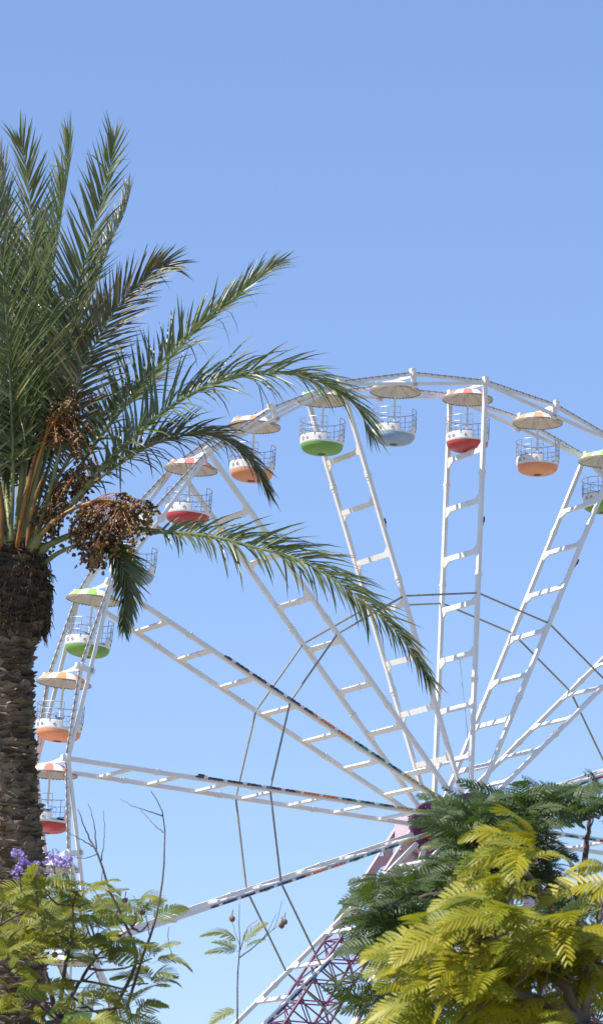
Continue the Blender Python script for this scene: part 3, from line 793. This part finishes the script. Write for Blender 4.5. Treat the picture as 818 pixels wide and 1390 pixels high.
# yellow green tree in front
BR = [[(595, 1300), (632, 1252), (668, 1215), (700, 1198), (728, 1212), (765, 1258), (800, 1275), (840, 1262), (840, 1320), (600, 1330)],
      [(700, 1158), (716, 1136), (738, 1142), (732, 1175), (710, 1180)],
      [(800, 1195), (840, 1170), (840, 1240), (800, 1240)],
      [(572, 1300), (604, 1262), (626, 1280), (600, 1325)],
      [(580, 1330), (840, 1310), (840, 1410), (560, 1410)]]
fb = at(800, 1200, 16.0); fb.z = 0
def left_sweep(x, y, k, per, rs):
    a = rs.gauss(PI + .35, .85) if k < per - 1 else rs.uniform(0, 2 * PI)
    return Vector((math.cos(a), math.sin(a) * .9, rs.gauss(.08, .2))).normalized()
feathery_tree('feathery_tree', 'sunlit yellow green feathery tree filling the lower right corner', fb, at(790, 1390, 16.0), 16.0, .45, BR, [23, 4, 2, 3, 18], 23, 5, .36,
    M['fern_bright'], TPL, 12, left_sweep,
    [([(760, 1330), (700, 1290), (640, 1270), (600, 1275)], 0, -.2, .035), ([(790, 1310), (760, 1250), (722, 1195), (690, 1150)], .2, .3, .032), ([(800, 1320), (810, 1260), (822, 1190)], 0, .1, .03),
     ([(740, 1360), (660, 1340), (580, 1330)], -.1, -.3, .03), ([(770, 1340), (740, 1280), (690, 1240), (650, 1215)], .1, .1, .03)],
    M['twig'], M['twig'], .28, .25)

# ---- flowering tree at the lower left, in front of the palm trunk
LF_ = [[(-10, 1225), (40, 1222), (80, 1192), (108, 1196), (125, 1230), (110, 1290), (40, 1310), (-10, 1310)], [(110, 1225), (150, 1225), (200, 1240), (215, 1262), (160, 1290), (110, 1290)],
       [(-10, 1300), (210, 1290), (215, 1400), (-10, 1400)]]
fl = at(70, 1200, 22.0); fl.z = 0
ftree, fo = feathery_tree('feathery_tree', 'light green feathery tree with violet blossom and bare twigs, in front of the palm trunk', fl, at(80, 1385, 22.0), 22.0, .6, LF_, [19, 6, 12], 19, 5, .29,
    M['fern_mid'], TPL, 13, radial(.1, -.1, .15, .7),
    [([(60, 1320), (30, 1270), (20, 1230)], 0, .2, .018), ([(90, 1310), (100, 1250), (92, 1190)], 0, -.1, .016), ([(110, 1330), (140, 1290), (180, 1260)], .1, .1, .016), ([(40, 1350), (5, 1310), (-10, 1260)], -.1, -.2, .016)],
    M['twig_dark'], M['twig_dark'])
TW = [([(150, 1380), (185, 1305), (168, 1250), (150, 1212), (134, 1162), (124, 1142)], .013, .0055), ([(134, 1162), (118, 1130), (106, 1098)], .006, .002), ([(131, 1155), (128, 1120), (120, 1090)], .0045, .0015),
      ([(138, 1168), (142, 1130), (141, 1100)], .004, .0012), ([(128, 1150), (108, 1138), (88, 1128)], .004, .0012), ([(152, 1215), (139, 1200), (140, 1180)], .004, .002), ([(165, 1245), (140, 1225), (122, 1200)], .005, .0015),
      ([(172, 1370), (190, 1310), (204, 1270), (213, 1238), (221, 1190), (224, 1140), (222, 1108), (216, 1090), (205, 1074)], .010, .0022), ([(222, 1108), (200, 1100), (180, 1094), (163, 1084)], .004, .0012), ([(222, 1130), (206, 1116), (190, 1098)], .0035, .0012),
      ([(204, 1272), (196, 1240), (180, 1215)], .0035, .0012), ([(190, 1310), (170, 1272), (150, 1240)], .005, .002), ([(234, 1300), (228, 1275), (230, 1258)], .004, .0015), ([(132, 1160), (112, 1165), (95, 1160)], .003, .001)]
for i, (pts, r0, r1) in enumerate(TW):
    q = MB(); limb(q, [at(x, y, 21.8 + .15 * math.sin(i * 2.1 + j_)) - fo for j_, (x, y) in enumerate(pts)] if i else [at(x, y, 21.8) - fo for x, y in pts], r0, r1, 14, 6, .003); q.build('bare_twig', M['twig_dark'], ftree, smooth=True)
def pod(px, py, Y, parent, o):
    q = MB(); c = at(px, py, Y) - o; n = 14; vs = []
    tilt = Matrix.Rotation(random.uniform(-.6, .6), 3, 'Z') @ Matrix.Rotation(random.uniform(-.5, .5), 3, 'X')
    for r, y_ in ((.02, .009), (.75, .006), (1, 0), (.75, -.006), (.02, -.009)):
        for k in range(n):
            a = 2 * PI * k / n; vs.append(c + tilt @ Vector((.017 * r * math.cos(a) * 1.1, y_, .019 * r * math.sin(a))))
    q.add(vs, [(i * n + k, i * n + (k + 1) % n, (i + 1) * n + (k + 1) % n, (i + 1) * n + k) for i in range(4) for k in range(n)]); q.tube([c + Vector((0, 0, .02)), c + Vector((.005, 0, .05))], .003, 5)
    q.build('seed_pod', M['pod'], parent, smooth=True)
for x, y in ((170, 1222), (194, 1238), (133, 1270), (75, 1296), (42, 1300)): pod(x, y, 21.6, ftree, fo)
def blossom(pts, n, Y, parent, o, seed, sg):
    rs = random.Random(seed); q = MB()
    for _ in range(n):
        x, y = rs.choice(pts); c = at(rs.gauss(x, sg), rs.gauss(y, sg * 1.1), Y + rs.gauss(0, .04)) - o
        d = Vector((rs.gauss(0, .7), rs.gauss(-.3, .6), rs.uniform(-1, .1))).normalized(); u = d.orthogonal().normalized(); v = d.cross(u); m_ = 8; vs = []
        for z_, r in ((0, .003), (.012, .006), (.026, .007), (.034, .016)):
            for k in range(m_): vs.append(c + d * z_ + (u * math.cos(2 * PI * k / m_) + v * math.sin(2 * PI * k / m_)) * r * .78 * (1 + (.25 if k % 2 and r > .01 else 0)))
        q.add(vs, [(i * m_ + k, i * m_ + (k + 1) % m_, (i + 1) * m_ + (k + 1) % m_, (i + 1) * m_ + k) for i in range(3) for k in range(m_)])
    x, y = pts[0]; mi_ = len(q.f); limb(q, [at(x, y - 6, Y) - o, at(x + 2, y + 22, Y) - o, at(x + 6, y + 55, Y) - o], .003, .006, 8, 5); q.m[mi_:] = [1] * (len(q.f) - mi_)
    q.build('flower_cluster', [M['flower'], M['twig_dark']], parent)
blossom([(24, 1160), (32, 1170), (22, 1180), (34, 1160)], 26, 21.3, ftree, fo, 1, 4)
blossom([(72, 1158), (78, 1168), (74, 1174), (90, 1168)], 30, 21.4, ftree, fo, 2, 4.5)
blossom([(46, 1176), (52, 1180)], 16, 21.3, ftree, fo, 3, 4)

# ---- thin shoot with two pods in the middle
sf = at(318, 1300, 20.0); sf.z = 0
sh = thing('young_tree', 'thin young tree top with small feathery leaves and hanging dry pods, below the lowest spoke', 'tree', sf)
q = MB(); limb(q, [Vector((0, 0, 0)), at(322, 1390, 20.0) - sf, at(326, 1290, 20.0) - sf, at(324, 1255, 20.0) - sf, at(325, 1226, 20.0) - sf], .022, .0016, 40, 7, .003); q.build('trunk', M['twig_dark'], sh, smooth=True)
for pts, r in (([(325, 1300), (345, 1285), (362, 1268), (375, 1240)], .004), ([(352, 1280), (370, 1262), (384, 1254)], .0025), ([(362, 1270), (374, 1255), (383, 1222)], .002), ([(326, 1290), (335, 1262), (350, 1248)], .003), ([(326, 1285), (318, 1262), (316, 1250)], .002)):
    q = MB(); limb(q, [at(x, y, 20.0) - sf for x, y in pts], r, .0012, 10, 5, .002); q.build('bare_twig', M['twig_dark'], sh)
rs = random.Random(4); cr = Crown()
for (bx, by), (tx_, ty), sz in (((326, 1284), (272, 1258), 1), ((326, 1292), (278, 1294), 1), ((328, 1284), (358, 1248), .9), ((330, 1288), (358, 1276), .8), ((324, 1292), (292, 1274), 1), ((324, 1370), (280, 1385), 1)):
    b = at(bx, by, 20.0); e = at(tx_, ty, 20.0 + rs.uniform(-.1, .1)); cr.leaf(b - sf, e - b, Vector((rs.uniform(-.2, .2), -.7, 1)), (e - b).length * 1.05, TPL, rs)
cr.build('crown', M['fern_mid'], sh)
for x, y in ((315, 1247), (382, 1256), (386, 1251)): pod(x, y, 20.0, sh, sf)
